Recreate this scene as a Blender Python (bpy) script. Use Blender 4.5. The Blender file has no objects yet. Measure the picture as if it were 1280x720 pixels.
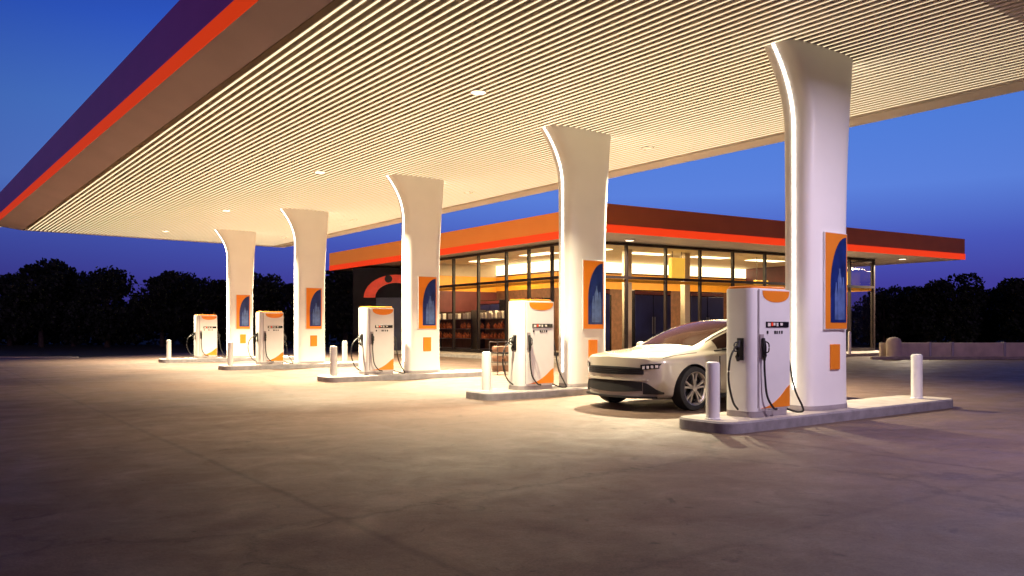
import bpy, bmesh, math, random
from mathutils import Vector, Matrix
random.seed(7)
S = bpy.context.scene
COL = S.collection
PI = math.pi
F, HC, HY = 1010.0, 1.3, 411.0            # focal length in photo pixels, eye height, horizon row
TH = math.atan2(.596, .803)               # the forecourt's own axes: local x = along the islands, local y = along the column row
A = Vector((-.596, .803, 0)); B = Vector((.803, .596, 0))
ZC = 5.25                                 # canopy soffit height

def P(a, b, z=0): v = A * a + B * b; return Vector((v.x, v.y, z))
def Uz(px, py, z):
    Y = F * (HC - z) / (py - HY); return Vector(((px - 640) / F * Y, Y, z))
def along(px, p0, d):                     # distance from p0 along d to where it meets the sight line of column px
    k = (px - 640) / F
    return (k * p0.y - p0.x) / (d.x - k * d.y)
def b_of(px, a): return along(px, P(a, 0), B)

# ------------------------------------------------------------------ materials
def nodes(name):
    m = bpy.data.materials.new(name); m.use_nodes = True
    nt = m.node_tree; return m, nt, nt.nodes['Principled BSDF']
def mat(name, col, rough=.5, metal=0, var=.12, scale=6, bump=0, emit=None, es=0, coat=0, spec=.5, bscale=None):
    m, nt, p = nodes(name)
    N, L = nt.nodes, nt.links
    tc = N.new('ShaderNodeTexCoord')
    nz = N.new('ShaderNodeTexNoise'); nz.inputs['Scale'].default_value = scale; nz.inputs['Detail'].default_value = 5
    L.new(tc.outputs['Object'], nz.inputs['Vector'])
    rp = N.new('ShaderNodeValToRGB')
    rp.color_ramp.elements[0].position = .3; rp.color_ramp.elements[1].position = .7
    lo = [max(0, c * (1 - var)) for c in col]; hi = [min(1, c * (1 + var * .6)) for c in col]
    rp.color_ramp.elements[0].color = (*lo, 1); rp.color_ramp.elements[1].color = (*hi, 1)
    L.new(nz.outputs['Fac'], rp.inputs['Fac']); L.new(rp.outputs['Color'], p.inputs['Base Color'])
    p.inputs['Roughness'].default_value = rough; p.inputs['Metallic'].default_value = metal
    p.inputs['Specular IOR Level'].default_value = spec
    if coat: p.inputs['Coat Weight'].default_value = coat; p.inputs['Coat Roughness'].default_value = .06
    if emit: p.inputs['Emission Color'].default_value = (*emit, 1); p.inputs['Emission Strength'].default_value = es
    if bump:
        n2 = N.new('ShaderNodeTexNoise'); n2.inputs['Scale'].default_value = bscale or scale * 8; n2.inputs['Detail'].default_value = 6
        L.new(tc.outputs['Object'], n2.inputs['Vector'])
        b = N.new('ShaderNodeBump'); b.inputs['Strength'].default_value = bump; b.inputs['Distance'].default_value = .01
        L.new(n2.outputs['Fac'], b.inputs['Height']); L.new(b.outputs['Normal'], p.inputs['Normal'])
    return m

def concrete():
    m, nt, p = nodes('forecourt_concrete'); N, L = nt.nodes, nt.links
    tc = N.new('ShaderNodeTexCoord')
    mp = N.new('ShaderNodeMapping'); mp.inputs['Rotation'].default_value = (0, 0, -TH)
    L.new(tc.outputs['Object'], mp.inputs['Vector'])
    def noise(sc, det=6, rough=.6, dist=0, stretch=None):
        n = N.new('ShaderNodeTexNoise'); n.inputs['Scale'].default_value = sc; n.inputs['Detail'].default_value = det
        n.inputs['Roughness'].default_value = rough; n.inputs['Distortion'].default_value = dist
        if stretch:
            q = N.new('ShaderNodeMapping'); q.inputs['Scale'].default_value = stretch
            L.new(mp.outputs['Vector'], q.inputs['Vector']); L.new(q.outputs['Vector'], n.inputs['Vector'])
        else: L.new(mp.outputs['Vector'], n.inputs['Vector'])
        return n
    def ramp(src, p0, c0, p1, c1):
        r = N.new('ShaderNodeValToRGB'); e = r.color_ramp.elements
        e[0].position = p0; e[0].color = (*c0, 1); e[1].position = p1; e[1].color = (*c1, 1)
        L.new(src, r.inputs['Fac']); return r.outputs['Color']
    def mul(a, b, f=1):
        x = N.new('ShaderNodeMix'); x.data_type = 'RGBA'; x.blend_type = 'MULTIPLY'; x.inputs[0].default_value = f
        L.new(a, x.inputs[6]); L.new(b, x.inputs[7]); return x.outputs[2]
    base = ramp(noise(.55, 8, .65, .4).outputs['Fac'], .3, (.122, .080, .064), .72, (.182, .124, .098))
    c = mul(base, ramp(noise(7, 8, .7).outputs['Fac'], .3, (.80, .80, .80), .7, (1.08, 1.08, 1.08)))
    c = mul(c, ramp(noise(60, 3, .7).outputs['Fac'], .3, (.72, .72, .72), .7, (1.15, 1.15, 1.15)))
    # tyre tracks and drips running across the lanes
    c = mul(c, ramp(noise(1.0, 5, .6, .6, (.18, 1.5, 1)).outputs['Fac'], .3, (.80, .78, .78), .62, (1, 1, 1)), .8)
    # dark stain spots
    c = mul(c, ramp(noise(2.3, 4, .6, 1.2).outputs['Fac'], .28, (.4, .37, .37), .36, (1, 1, 1)), .85)
    # slab joints
    sx = N.new('ShaderNodeSeparateXYZ'); L.new(mp.outputs['Vector'], sx.inputs[0])
    wob = noise(3, 4)
    def joint(out, off, per):
        def M(op, x, y=None):
            n = N.new('ShaderNodeMath'); n.operation = op
            for i, v in enumerate((x, y)):
                if v is None: continue
                if isinstance(v, (int, float)): n.inputs[i].default_value = v
                else: L.new(v, n.inputs[i])
            return n.outputs[0]
        w = M('MULTIPLY', M('SUBTRACT', wob.outputs['Fac'], .5), .10)
        v = M('ADD', M('SUBTRACT', out, off), w)
        v = M('PINGPONG', v, per / 2)      # distance to the nearest joint
        return ramp(v, .010, (.5, .48, .48), .05, (1, 1, 1))
    j1 = joint(sx.outputs['X'], 2.35, 5.6); j2 = joint(sx.outputs['Y'], 3.1, 6.2)
    c = mul(mul(c, j1, .65), j2, .35)
    vo = N.new('ShaderNodeTexVoronoi'); vo.feature = 'DISTANCE_TO_EDGE'; vo.inputs['Scale'].default_value = .22
    dn = noise(1.6, 7, .75); dm = N.new('ShaderNodeMix'); dm.data_type = 'RGBA'; dm.inputs[0].default_value = .45
    L.new(mp.outputs['Vector'], dm.inputs[6]); L.new(dn.outputs['Color'], dm.inputs[7]); L.new(dm.outputs[2], vo.inputs['Vector'])
    crk = ramp(vo.outputs['Distance'], .0008, (.35, .33, .33), .006, (1, 1, 1))
    c = mul(c, crk, .6)
    # small oil drips
    c = mul(c, ramp(noise(6.5, 3, .5, .6).outputs['Fac'], .25, (.35, .33, .34), .31, (1, 1, 1)), .9)
    L.new(c, p.inputs['Base Color'])
    rr = ramp(noise(1.7, 6, .65, .5).outputs['Fac'], .3, (.42,) * 3, .7, (.68,) * 3)
    L.new(rr, p.inputs['Roughness'])
    p.inputs['Specular IOR Level'].default_value = .26
    b1 = N.new('ShaderNodeBump'); b1.inputs['Strength'].default_value = .35; b1.inputs['Distance'].default_value = .02
    L.new(noise(16, 9, .75).outputs['Fac'], b1.inputs['Height'])
    b2 = N.new('ShaderNodeBump'); b2.inputs['Strength'].default_value = .5; b2.inputs['Distance'].default_value = .006
    L.new(noise(90, 5, .7).outputs['Fac'], b2.inputs['Height']); L.new(b1.outputs['Normal'], b2.inputs['Normal'])
    L.new(b2.outputs['Normal'], p.inputs['Normal'])
    return m

M = dict(
    concrete=concrete(),
    grass=mat('night_grass', (.022, .035, .018), .9, var=.5, scale=1.2, bump=.6),
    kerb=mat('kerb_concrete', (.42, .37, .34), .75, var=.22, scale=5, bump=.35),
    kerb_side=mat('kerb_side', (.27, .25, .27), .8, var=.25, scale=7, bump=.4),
    white=mat('white_enamel', (.80, .79, .79), .32, var=.05, scale=2.5, coat=.15),
    column=mat('column_render', (.93, .92, .90), .42, var=.04, scale=1.2, bump=.03, bscale=4),
    soft=mat('painted_aluminium', (.72, .66, .60), .5, var=.06, scale=2),
    slat=mat('slat_lacquer', (.92, .88, .79), .36, var=.05, scale=1.5),
    slatback=mat('dark_backing', (.60, .48, .40), .8, var=.2, scale=2),
    brownband=mat('soffit_band', (.88, .68, .68), .45, var=.08, scale=.6),
    purple=mat('purple_fascia', (.92, .24, .80), .4, var=.08, scale=.5),
    redled=mat('red_led_band', (.5, .03, .01), .6, var=.05, scale=2, emit=(1, .062, .0), es=.55),
    redled2=mat('store_led_band', (.7, .08, .02), .5, var=.05, scale=2, emit=(1, .052, .006), es=.8),
    orange=mat('orange_fascia', (.78, .22, .05), .42, var=.08, scale=.8),
    pumporange=mat('orange_vinyl', (.84, .25, .015), .35, var=.05, scale=4),
    glowfascia=mat('fascia_painted_glow', (.78, .24, .05), .42, var=.08, scale=.8, emit=(1, .26, .03), es=.42),
    orangeglow=mat('glowing_orange', (.8, .35, .03), .4, var=.08, scale=3, emit=(1, .42, .03), es=.12),  # orange with a faint even glow, for interior bands and trim
    steel=mat('brushed_steel', (.42, .41, .42), .35, metal=.8, var=.12, scale=14),
    grey=mat('grey_plinth', (.34, .30, .31), .6, var=.12, scale=9),
    black=mat('black_rubber', (.014, .013, .015), .55, var=.3, scale=20),
    gloss=mat('black_gloss', (.012, .011, .013), .16, var=.2, scale=3),
    darkframe=mat('dark_mullion', (.030, .020, .020), .4, var=.2, scale=5),
    glowline=mat('glow_line', (.9, .85, .7), .4, var=0, emit=(1, .82, .50), es=1.45),
    led=mat('led_white', (.9, .9, .9), .4, var=0, emit=(1, .88, .74), es=10),
    lamp=mat('lamp_glow', (.9, .9, .9), .4, var=0, emit=(1, .78, .5), es=3.5),
    blue=mat('poster_navy', (.012, .028, .17), .3, var=.5, scale=5),
    skyblue=mat('poster_pale', (.10, .17, .42), .3, var=.4, scale=8),
    red=mat('red_paint', (.60, .045, .025), .4, var=.1, scale=3),
    redglow=mat('red_sign_glow', (.6, .05, .02), .4, var=.25, scale=3, emit=(1, .07, .02), es=.35),
    carpaint=mat('pearl_car_paint', (.46, .41, .34), .34, metal=.1, var=.03, scale=2, coat=1),
    carglass=mat('tinted_glass', (.04, .020, .016), .05, var=.2, scale=2, spec=.04),
    rim=mat('alloy', (.55, .50, .46), .28, metal=.85, var=.08, scale=10),
    tyre=mat('tyre_rubber', (.018, .017, .018), .8, var=.2, scale=14, bump=.2),
    lens=mat('lamp_lens', (.75, .73, .70), .12, var=.1, scale=8, coat=.5),
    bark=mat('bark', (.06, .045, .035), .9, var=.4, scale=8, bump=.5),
    matteblack=mat('matte_black', (.010, .009, .011), .8, var=.3, scale=3),  # one even matte black for hall wall and car intakes
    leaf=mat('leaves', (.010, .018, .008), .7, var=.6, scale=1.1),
    cream=mat('cream_wall', (.62, .54, .42), .6, var=.1, scale=2),
    inceil=mat('shop_ceiling', (.80, .74, .55), .7, var=.05, scale=1),
    panel=mat('ceiling_light_panel', (.9, .9, .85), .5, var=0, emit=(1, .83, .50), es=3.4),
    navy=mat('navy_panel', (.020, .026, .10), .3, var=.5, scale=.9),
    maroon=mat('maroon_panel', (.13, .030, .030), .4, var=.3, scale=1.3),
    tile=mat('shop_floor', (.30, .25, .21), .3, var=.15, scale=2),
    brown=mat('brown_wood', (.16, .075, .045), .5, var=.3, scale=5),
    rail=mat('low_wall', (.72, .62, .52), .75, var=.18, scale=2.5, bump=.3),
    yellow=mat('lit_yellow_sign', (.85, .55, .06), .4, var=.08, scale=3, emit=(1, .60, .08), es=.75),
    pack_w=mat('white_pack', (.78, .74, .68), .5, var=.25, scale=18),
    pack_o=mat('orange_pack', (.60, .16, .04), .5, var=.6, scale=14),
)
def glassmat():
    m, nt, p = nodes('window_glass'); N, L = nt.nodes, nt.links
    tr = N.new('ShaderNodeBsdfTransparent'); tr.inputs[0].default_value = (.93, .90, .86, 1)
    gl = N.new('ShaderNodeBsdfGlossy'); gl.inputs['Roughness'].default_value = .03; gl.inputs['Color'].default_value = (.9, .9, .95, 1)
    lw = N.new('ShaderNodeLayerWeight'); lw.inputs['Blend'].default_value = .5
    pw = N.new('ShaderNodeMath'); pw.operation = 'POWER'; pw.inputs[1].default_value = 4; L.new(lw.outputs['Facing'], pw.inputs[0])
    fr = N.new('ShaderNodeMapRange'); fr.inputs[3].default_value = .05; fr.inputs[4].default_value = .75; L.new(pw.outputs[0], fr.inputs[0])
    mx = N.new('ShaderNodeMixShader')
    L.new(fr.outputs[0], mx.inputs[0]); L.new(tr.outputs[0], mx.inputs[1]); L.new(gl.outputs[0], mx.inputs[2])
    L.new(mx.outputs[0], N['Material Output'].inputs['Surface'])
    return m
M['glass'] = glassmat()

# ------------------------------------------------------------------ mesh helpers
def link(name, bm, m, parent=None, smooth=False, loc=None, rz=0):
    bmesh.ops.recalc_face_normals(bm, faces=bm.faces[:])
    me = bpy.data.meshes.new(name); bm.to_mesh(me); bm.free()
    for x in (m if isinstance(m, (list, tuple)) else [m]): me.materials.append(M[x] if isinstance(x, str) else x)
    if smooth:
        for p in me.polygons: p.use_smooth = True
        try: me.set_sharp_from_angle(angle=math.radians(38))
        except Exception: pass
    o = bpy.data.objects.new(name, me); COL.objects.link(o)
    if parent: o.parent = parent
    if loc is not None: o.location = loc
    o.rotation_euler.z = rz
    return o
def empty(name, loc, rz=0):
    o = bpy.data.objects.new(name, None); COL.objects.link(o); o.location = loc; o.rotation_euler.z = rz
    o.empty_display_size = .2; return o
def tag(o, label, cat, group=None):
    o['label'] = label; o['category'] = cat
    if group: o['group'] = group
    return o
def struct(o): o['kind'] = 'structure'; return o
def box(bm, x0, x1, y0, y1, z0, z1, bev=0, mi=0):
    v = [bm.verts.new((x, y, z)) for z in (z0, z1) for x, y in ((x0, y0), (x1, y0), (x1, y1), (x0, y1))]
    fs = [bm.faces.new([v[i] for i in f]) for f in ((0, 3, 2, 1), (4, 5, 6, 7), (0, 1, 5, 4), (1, 2, 6, 5), (2, 3, 7, 6), (3, 0, 4, 7))]
    for f in fs: f.material_index = mi
    if bev:
        es = {e for f in fs for e in f.edges}
        r = bmesh.ops.bevel(bm, geom=list(es), offset=bev, segments=2, affect='EDGES', profile=.6)
        for f in r['faces']: f.material_index = mi
    return bm
def nb(): return bmesh.new()
def B1(*a, **k): return box(nb(), *a, **k)
def rings(bm, rs, cap=True, closed=True, mi=0):
    vr = [[bm.verts.new(p) for p in r] for r in rs]
    n = len(rs[0]); rng = range(n if closed else n - 1)
    for i in range(len(vr) - 1):
        for j in rng:
            k = (j + 1) % n
            f = bm.faces.new((vr[i][j], vr[i][k], vr[i + 1][k], vr[i + 1][j])); f.material_index = mi
    if cap and closed:
        for r in (vr[0], vr[-1]):
            try: bm.faces.new(r).material_index = mi
            except ValueError: pass
    return bm
def prism(bm, pts, z0, z1, mi=0): return rings(bm, [[(x, y, z0) for x, y in pts], [(x, y, z1) for x, y in pts]], mi=mi)
def sheet(pts, z):
    bm = nb(); bm.faces.new([bm.verts.new((p[0], p[1], z)) for p in pts]); return bm
def rrect(hx, hy, r, n=6, cx=0, cy=0):
    out = []
    for sx, sy, a0 in ((1, 1, 0), (-1, 1, 90), (-1, -1, 180), (1, -1, 270)):
        for i in range(n + 1):
            t = math.radians(a0 + 90 * i / n)
            out.append((cx + sx * (hx - r) + r * math.cos(t), cy + sy * (hy - r) + r * math.sin(t)))
    return out
def tube(bm, pts, r, n=8, mi=0):
    pts = [Vector(p) for p in pts]; rs = []
    up = Vector((0, 0, 1))
    for i, p in enumerate(pts):
        d = (pts[min(i + 1, len(pts) - 1)] - pts[max(i - 1, 0)]).normalized()
        s = d.cross(up)
        if s.length < .05: s = d.cross(Vector((1, 0, 0)))
        s.normalize(); t = s.cross(d)
        rr = r[i] if isinstance(r, (list, tuple)) else r
        rs.append([tuple(p + (s * math.cos(2 * PI * k / n) + t * math.sin(2 * PI * k / n)) * rr) for k in range(n)])
    return rings(bm, rs, mi=mi)
def spline(pts, n=8):
    pts = [Vector(p) for p in pts]; out = []
    q = [pts[0]] + pts + [pts[-1]]
    for i in range(1, len(q) - 2):
        for k in range(n):
            t = k / n; a, b, c, d = q[i - 1], q[i], q[i + 1], q[i + 2]
            out.append(.5 * ((2 * b) + (c - a) * t + (2 * a - 5 * b + 4 * c - d) * t * t + (3 * b - a - 3 * c + d) * t ** 3))
    out.append(pts[-1]); return out
def lathe(bm, prof, n=24, axis='z', c=(0, 0, 0), mi=0):
    rs = []
    for r, h in prof:
        ring = []
        for k in range(n):
            t = 2 * PI * k / n; u, v = r * math.cos(t), r * math.sin(t)
            ring.append((c[0] + u, c[1] + v, c[2] + h) if axis == 'z' else (c[0] + u, c[1] + h, c[2] + v))
        rs.append(ring)
    return rings(bm, rs, mi=mi)
def copy_tree(o, parent=None):
    c = o.copy(); COL.objects.link(c); c.parent = parent
    for ch in o.children: copy_tree(ch, c)
    return c

# ------------------------------------------------------------------ camera
cam = bpy.data.cameras.new('camera'); co = bpy.data.objects.new('camera', cam); COL.objects.link(co)
co.location = (0, 0, HC); co.rotation_euler = (PI / 2, 0, 0)
cam.sensor_width = 36; cam.lens = 36 * F / 1280; cam.shift_y = (HY - 360) / 1280; cam.clip_end = 3000
S.camera = co

# ------------------------------------------------------------------ ground
struct(link('ground', sheet([(-1500, -600), (1500, -600), (1500, 2500), (-1500, 2500)], 0), 'grass'))
struct(link('forecourt', sheet([(-70, -40), (80, -40), (80, 35.2), (30, 35.2), (24, 60), (-13, 60), (-19.5, 36.2), (-70, 36.2)], .004), 'concrete'))
bm = nb(); box(bm, -70, -19.5, 36.2, 36.4, 0, .05, .01); struct(link('verge_kerb', bm, 'grey'))

# ------------------------------------------------------------------ sky and dusk light
w = bpy.data.worlds.new('World'); S.world = w; w.use_nodes = True
N, L = w.node_tree.nodes, w.node_tree.links
bg = N['Background']
sky = N.new('ShaderNodeTexSky'); sky.sky_type = 'NISHITA'; sky.sun_disc = False
sky.sun_elevation = math.radians(-1.5); sky.sun_rotation = math.radians(205)
sky.air_density = 1.2; sky.ozone_density = 4
tc = N.new('ShaderNodeTexCoord'); sp = N.new('ShaderNodeSeparateXYZ'); L.new(tc.outputs['Generated'], sp.inputs[0])
rp = N.new('ShaderNodeValToRGB'); L.new(sp.outputs['Z'], rp.inputs['Fac'])
def s2l(r, g, b): return tuple(((c / 255) / 12.92 if c / 255 <= .04045 else ((c / 255 + .055) / 1.055) ** 2.4) for c in (r, g, b)) + (1,)
stops = [(0, s2l(56, 46, 122)), (.05, s2l(66, 62, 156)), (.10, s2l(72, 88, 186)), (.16, s2l(90, 128, 218)), (.24, s2l(78, 124, 216)), (.33, s2l(52, 96, 212)), (.44, s2l(26, 56, 164)), (.56, s2l(10, 20, 80)), (1, s2l(4, 6, 30))]
el = rp.color_ramp.elements
el[0].position, el[0].color = stops[0]; el[1].position, el[1].color = stops[-1]
for pz, c in stops[1:-1]: e = el.new(pz); e.color = c
# a little brighter straight ahead-right, duller to the left
az = N.new('ShaderNodeVectorMath'); az.operation = 'DOT_PRODUCT'; az.inputs[1].default_value = Vector((.26, .96, 0)).normalized()
L.new(tc.outputs['Generated'], az.inputs[0])
ar = N.new('ShaderNodeMapRange'); ar.inputs[1].default_value = .1; ar.inputs[2].default_value = 1; ar.inputs[3].default_value = .08; ar.inputs[4].default_value = 1.05
L.new(az.outputs['Value'], ar.inputs[0])
sc = N.new('ShaderNodeMix'); sc.data_type = 'RGBA'; sc.blend_type = 'MULTIPLY'; sc.inputs[0].default_value = 1
L.new(rp.outputs['Color'], sc.inputs[6]); L.new(ar.outputs[0], sc.inputs[7])
sm = N.new('ShaderNodeMix'); sm.data_type = 'RGBA'; sm.blend_type = 'ADD'; sm.inputs[0].default_value = .02
L.new(sc.outputs[2], sm.inputs[6]); L.new(sky.outputs[0], sm.inputs[7])
L.new(sm.outputs[2], bg.inputs['Color']); bg.inputs['Strength'].default_value = 1.0
sd = bpy.data.lights.new('dusk_afterglow', 'SUN'); so = bpy.data.objects.new('dusk_afterglow', sd); COL.objects.link(so)
sd.energy = .34; sd.angle = math.radians(35); sd.color = (.85, .50, 1.0)
so.rotation_euler = (math.radians(78), 0, math.radians(8))      # from behind the camera, low

# ------------------------------------------------------------------ canopy
can = empty('forecourt_canopy', P(20, 9, ZC)); OC = Vector(can.location)
tag(can, 'huge flat fuel station canopy with slatted cream soffit, red light band and purple fascia', 'canopy')
def W(v): return tuple(Vector(v) - OC)
NEAR = .2
zo = ZC + .22
# outer edge (left), from the photograph's line
o1 = Uz(324, 0, zo); o2 = Uz(-10, 284, zo)
do = (o2 - o1).normalized()
i1 = Uz(417, 0, ZC); i2 = Uz(28, 288, ZC); di = (i2 - i1).normalized()
r1 = Uz(1280, 113, ZC); r2 = Uz(560, 266, ZC); dr = (r2 - r1).normalized()
def isect(p, d, q, e):
    den = d.x * e.y - d.y * e.x; w_ = q - p
    return p + d * ((w_.x * e.y - w_.y * e.x) / den)
f1 = Uz(28, 288, ZC); f2 = Uz(278, 304.5, ZC); df = (f2 - f1).normalized()
IL_far = i2; RR_far = isect(f1, df, r1, dr)
near0 = P(NEAR, 0, ZC)
IL_near = isect(i1, di, near0, B); RR_near = isect(r1, dr, near0, B)
OL_near = isect(o1, do, P(NEAR - .7, 0, zo), B); OL_near.z = zo
OL_far = isect(o1, do, f1 - B * 0 + A * .9, df); OL_far.z = zo
OR_near = isect(r1 + B * .5, dr, P(NEAR - .7, 0, zo), B); OR_near.z = zo
OR_far = isect(r1 + B * .5, dr, f1 + A * .9, df); OR_far.z = zo
IN = [IL_near, RR_near, RR_far, IL_far]; OUT = [OL_near, OR_near, OR_far, OL_far]
def up(v, dz): return Vector((v.x, v.y, v.z + dz))
def dense(vs, n=30): return [W(lerp(vs[k], vs[(k + 1) % 4], t / n)) for k in range(4) for t in range(n)]
def lerp(a, b, t): return a + (b - a) * t
for ks, mm in (((3,), 'brownband'), ((0, 1, 2), 'slat')):  # same metal all round; paler colour paints in brighter light beyond the left side
    dd_ = lambda vs: [W(lerp(vs[k], vs[(k + 1) % 4], t / 30)) for k in ks for t in range(30)] + [W(vs[(ks[-1] + 1) % 4])]
    bm = nb(); rings(bm, [dd_(IN), dd_(OUT)], cap=False, closed=False); link('soffit_band', bm, mm, can, True)
FH, RH = .80, .28
def offs(vs, d):
    c = sum(vs, Vector()) / 4
    return [v + Vector((v.x - c.x, v.y - c.y, 0)).normalized() * d for v in vs]
bm = nb(); q = offs(OUT, .02)
rings(bm, [[W(v) for v in OUT], [W(v) for v in q], [W(up(v, RH)) for v in q], [W(up(v, RH)) for v in OUT]], cap=False)
link('light_band', bm, 'redled', can)
bm = nb(); rings(bm, [[W(up(v, RH)) for v in OUT], [W(up(v, RH + FH)) for v in OUT]], cap=False)
link('fascia', bm, 'purple', can)
bm = nb(); bm.faces.new([bm.verts.new(W(up(v, RH + FH - .03))) for v in OUT]); link('roof_deck', bm, 'grey', can)
bm = nb(); bm.faces.new([bm.verts.new(W(up(v, .13))) for v in IN]); rings(bm, [[W(v) for v in IN], [W(up(v, .13)) for v in IN]], cap=False); link('soffit_backing', bm, 'slatback', can)
for k in (1, 2):      # thin light line on the lower edge of the right and far sides
    p_, q2 = OUT[k], OUT[(k + 1) % 4]; d_ = (q2 - p_).normalized(); n_ = Vector((d_.y, -d_.x, 0))
    bm = nb(); rings(bm, [[W(up(v + n_ * x, z)) for x, z in ((-.03, -.035), (.022, -.035), (.022, -.002), (-.03, -.002))] for v in (p_, q2)]); link('edge_light', bm, 'glowline', can)
# inner plain margin strips along the far and right sides
def lerp(a, b, t): return a + (b - a) * t
bm = nb()
mr = .55
inn = [IL_near + B * .06, RR_near - B * mr, RR_far - B * mr - A * mr, IL_far + B * .06 - A * .3]
qs = [[W(up(v, 0)) for v in IN], [W(up(v, 0)) for v in inn], [W(up(v, .10)) for v in inn]]
vr = [[bm.verts.new(p) for p in r] for r in qs]
for j in (1, 2):
    for i in (0, 1): bm.faces.new((vr[i][j], vr[i][(j + 1) % 4], vr[i + 1][(j + 1) % 4], vr[i + 1][j]))
link('soffit_margin', bm, 'slat', can)
bm = nb()
Lh = inn
pitch = .138; bw = .074
b0 = .10
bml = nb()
nsl = int(((inn[1] - inn[0]).length - .1) / pitch)
for i in range(nsl):
    t0 = (b0 + i * pitch) / (inn[1] - inn[0]).length
    p = lerp(inn[0], inn[1], t0); q_ = lerp(inn[3], inn[2], t0)
    d = (q_ - p).normalized(); s = Vector((d.y, -d.x, 0)) * (bw / 2)
    sg = random.uniform(-.0015, .0015)
    r = lambda c, dz: [W(up(c - s, dz + .10)), W(up(c - s, dz + .006)), W(up(c - s * .8, dz)), W(up(c + s * .8, dz)), W(up(c + s, dz + .006)), W(up(c + s, dz + .10))]
    rings(bm, [r(p, sg), r(q_, sg)], cap=True)
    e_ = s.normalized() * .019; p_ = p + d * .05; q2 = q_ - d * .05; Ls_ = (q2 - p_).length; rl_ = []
    for tt in (4.4, 5.6, 7.0, 8.6, 10.4, None):      # added glow strip narrows so the soffit dims toward the near end
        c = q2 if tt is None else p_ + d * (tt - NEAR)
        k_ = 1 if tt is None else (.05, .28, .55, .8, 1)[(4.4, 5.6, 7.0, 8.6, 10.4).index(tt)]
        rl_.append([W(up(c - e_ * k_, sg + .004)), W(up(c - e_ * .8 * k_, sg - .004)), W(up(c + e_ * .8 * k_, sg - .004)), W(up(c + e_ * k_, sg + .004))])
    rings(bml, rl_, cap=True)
link('slat_ceiling', bm, 'slat', can); link('added_glow_lines', bml, 'glowline', can)  # strips made to glow because the downlights leave the soffit dim

# downlights
def downlight(loc, label, rec=0, grp='round downlights in the canopy soffit'):
    r = empty('ceiling_downlight', loc); tag(r, label, 'ceiling light', grp)
    bm = nb(); lathe(bm, [(.15, .09), (.15, -.012), (.125, -.016), (.122, .08)], 28); link('trim_ring', bm, 'white', r, True)
    bm = nb(); lathe(bm, [(.121, -.008 + rec), (.11, -.016 + rec), (.02, -.018 + rec)], 28); link('diffuser', bm, 'lamp', r, True)
    return r
dl = [((598, 115), 'nearest lit round downlight in the slatted soffit, left of the second nearest column'),
      ((400, 215), 'lit round downlight in the soffit above and left of the middle column'),
      ((283, 263), 'lit round downlight in the soffit left of the second farthest column'),
      ((207, 289), 'farthest small downlight near the far end of the soffit')]
def lampat(loc, e, size=.5, spread=125, col=(1, .85, .54)):
    l = bpy.data.lights.new('downlight_lamp', 'AREA'); l.shape = 'DISK'; l.size = size; l.energy = e; l.color = col; l.spread = math.radians(spread)
    o = bpy.data.objects.new('downlight_lamp', l); COL.objects.link(o); o.location = loc; return o
for (px, py), lb in dl:
    p = Uz(px, py, ZC); downlight(p, lb); 
    lampat((p.x, p.y, ZC - .05), 520 if px == 598 else 1250, .2, 114)

p = P(2.8, 9.6, ZC); downlight(p, 'added cool round downlight out of view at the near end of the soffit, above the nearest island'); lampat((p.x, p.y, ZC - .05), 330, .2, 168, (.96, .80, 1.0))  # added out of view to light the nearest column's front
# second row, added and recessed out of view for light on the shop side
for i, (a, lb) in enumerate([(12.4, 'added round downlight on the shop side of the soffit, right of the second nearest column'),
               (19.5, 'added round downlight on the shop side, between the middle column and the one right of it'),
               (27, 'added round downlight on the shop side, just right of the middle column head'),
               (34, 'far added round downlight on the shop side, beside the second farthest column')]):
    p = P(a, 12.9, ZC); downlight(p, lb, .07); lampat((p.x, p.y, ZC - .02), 2300, .2, 125)

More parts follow.
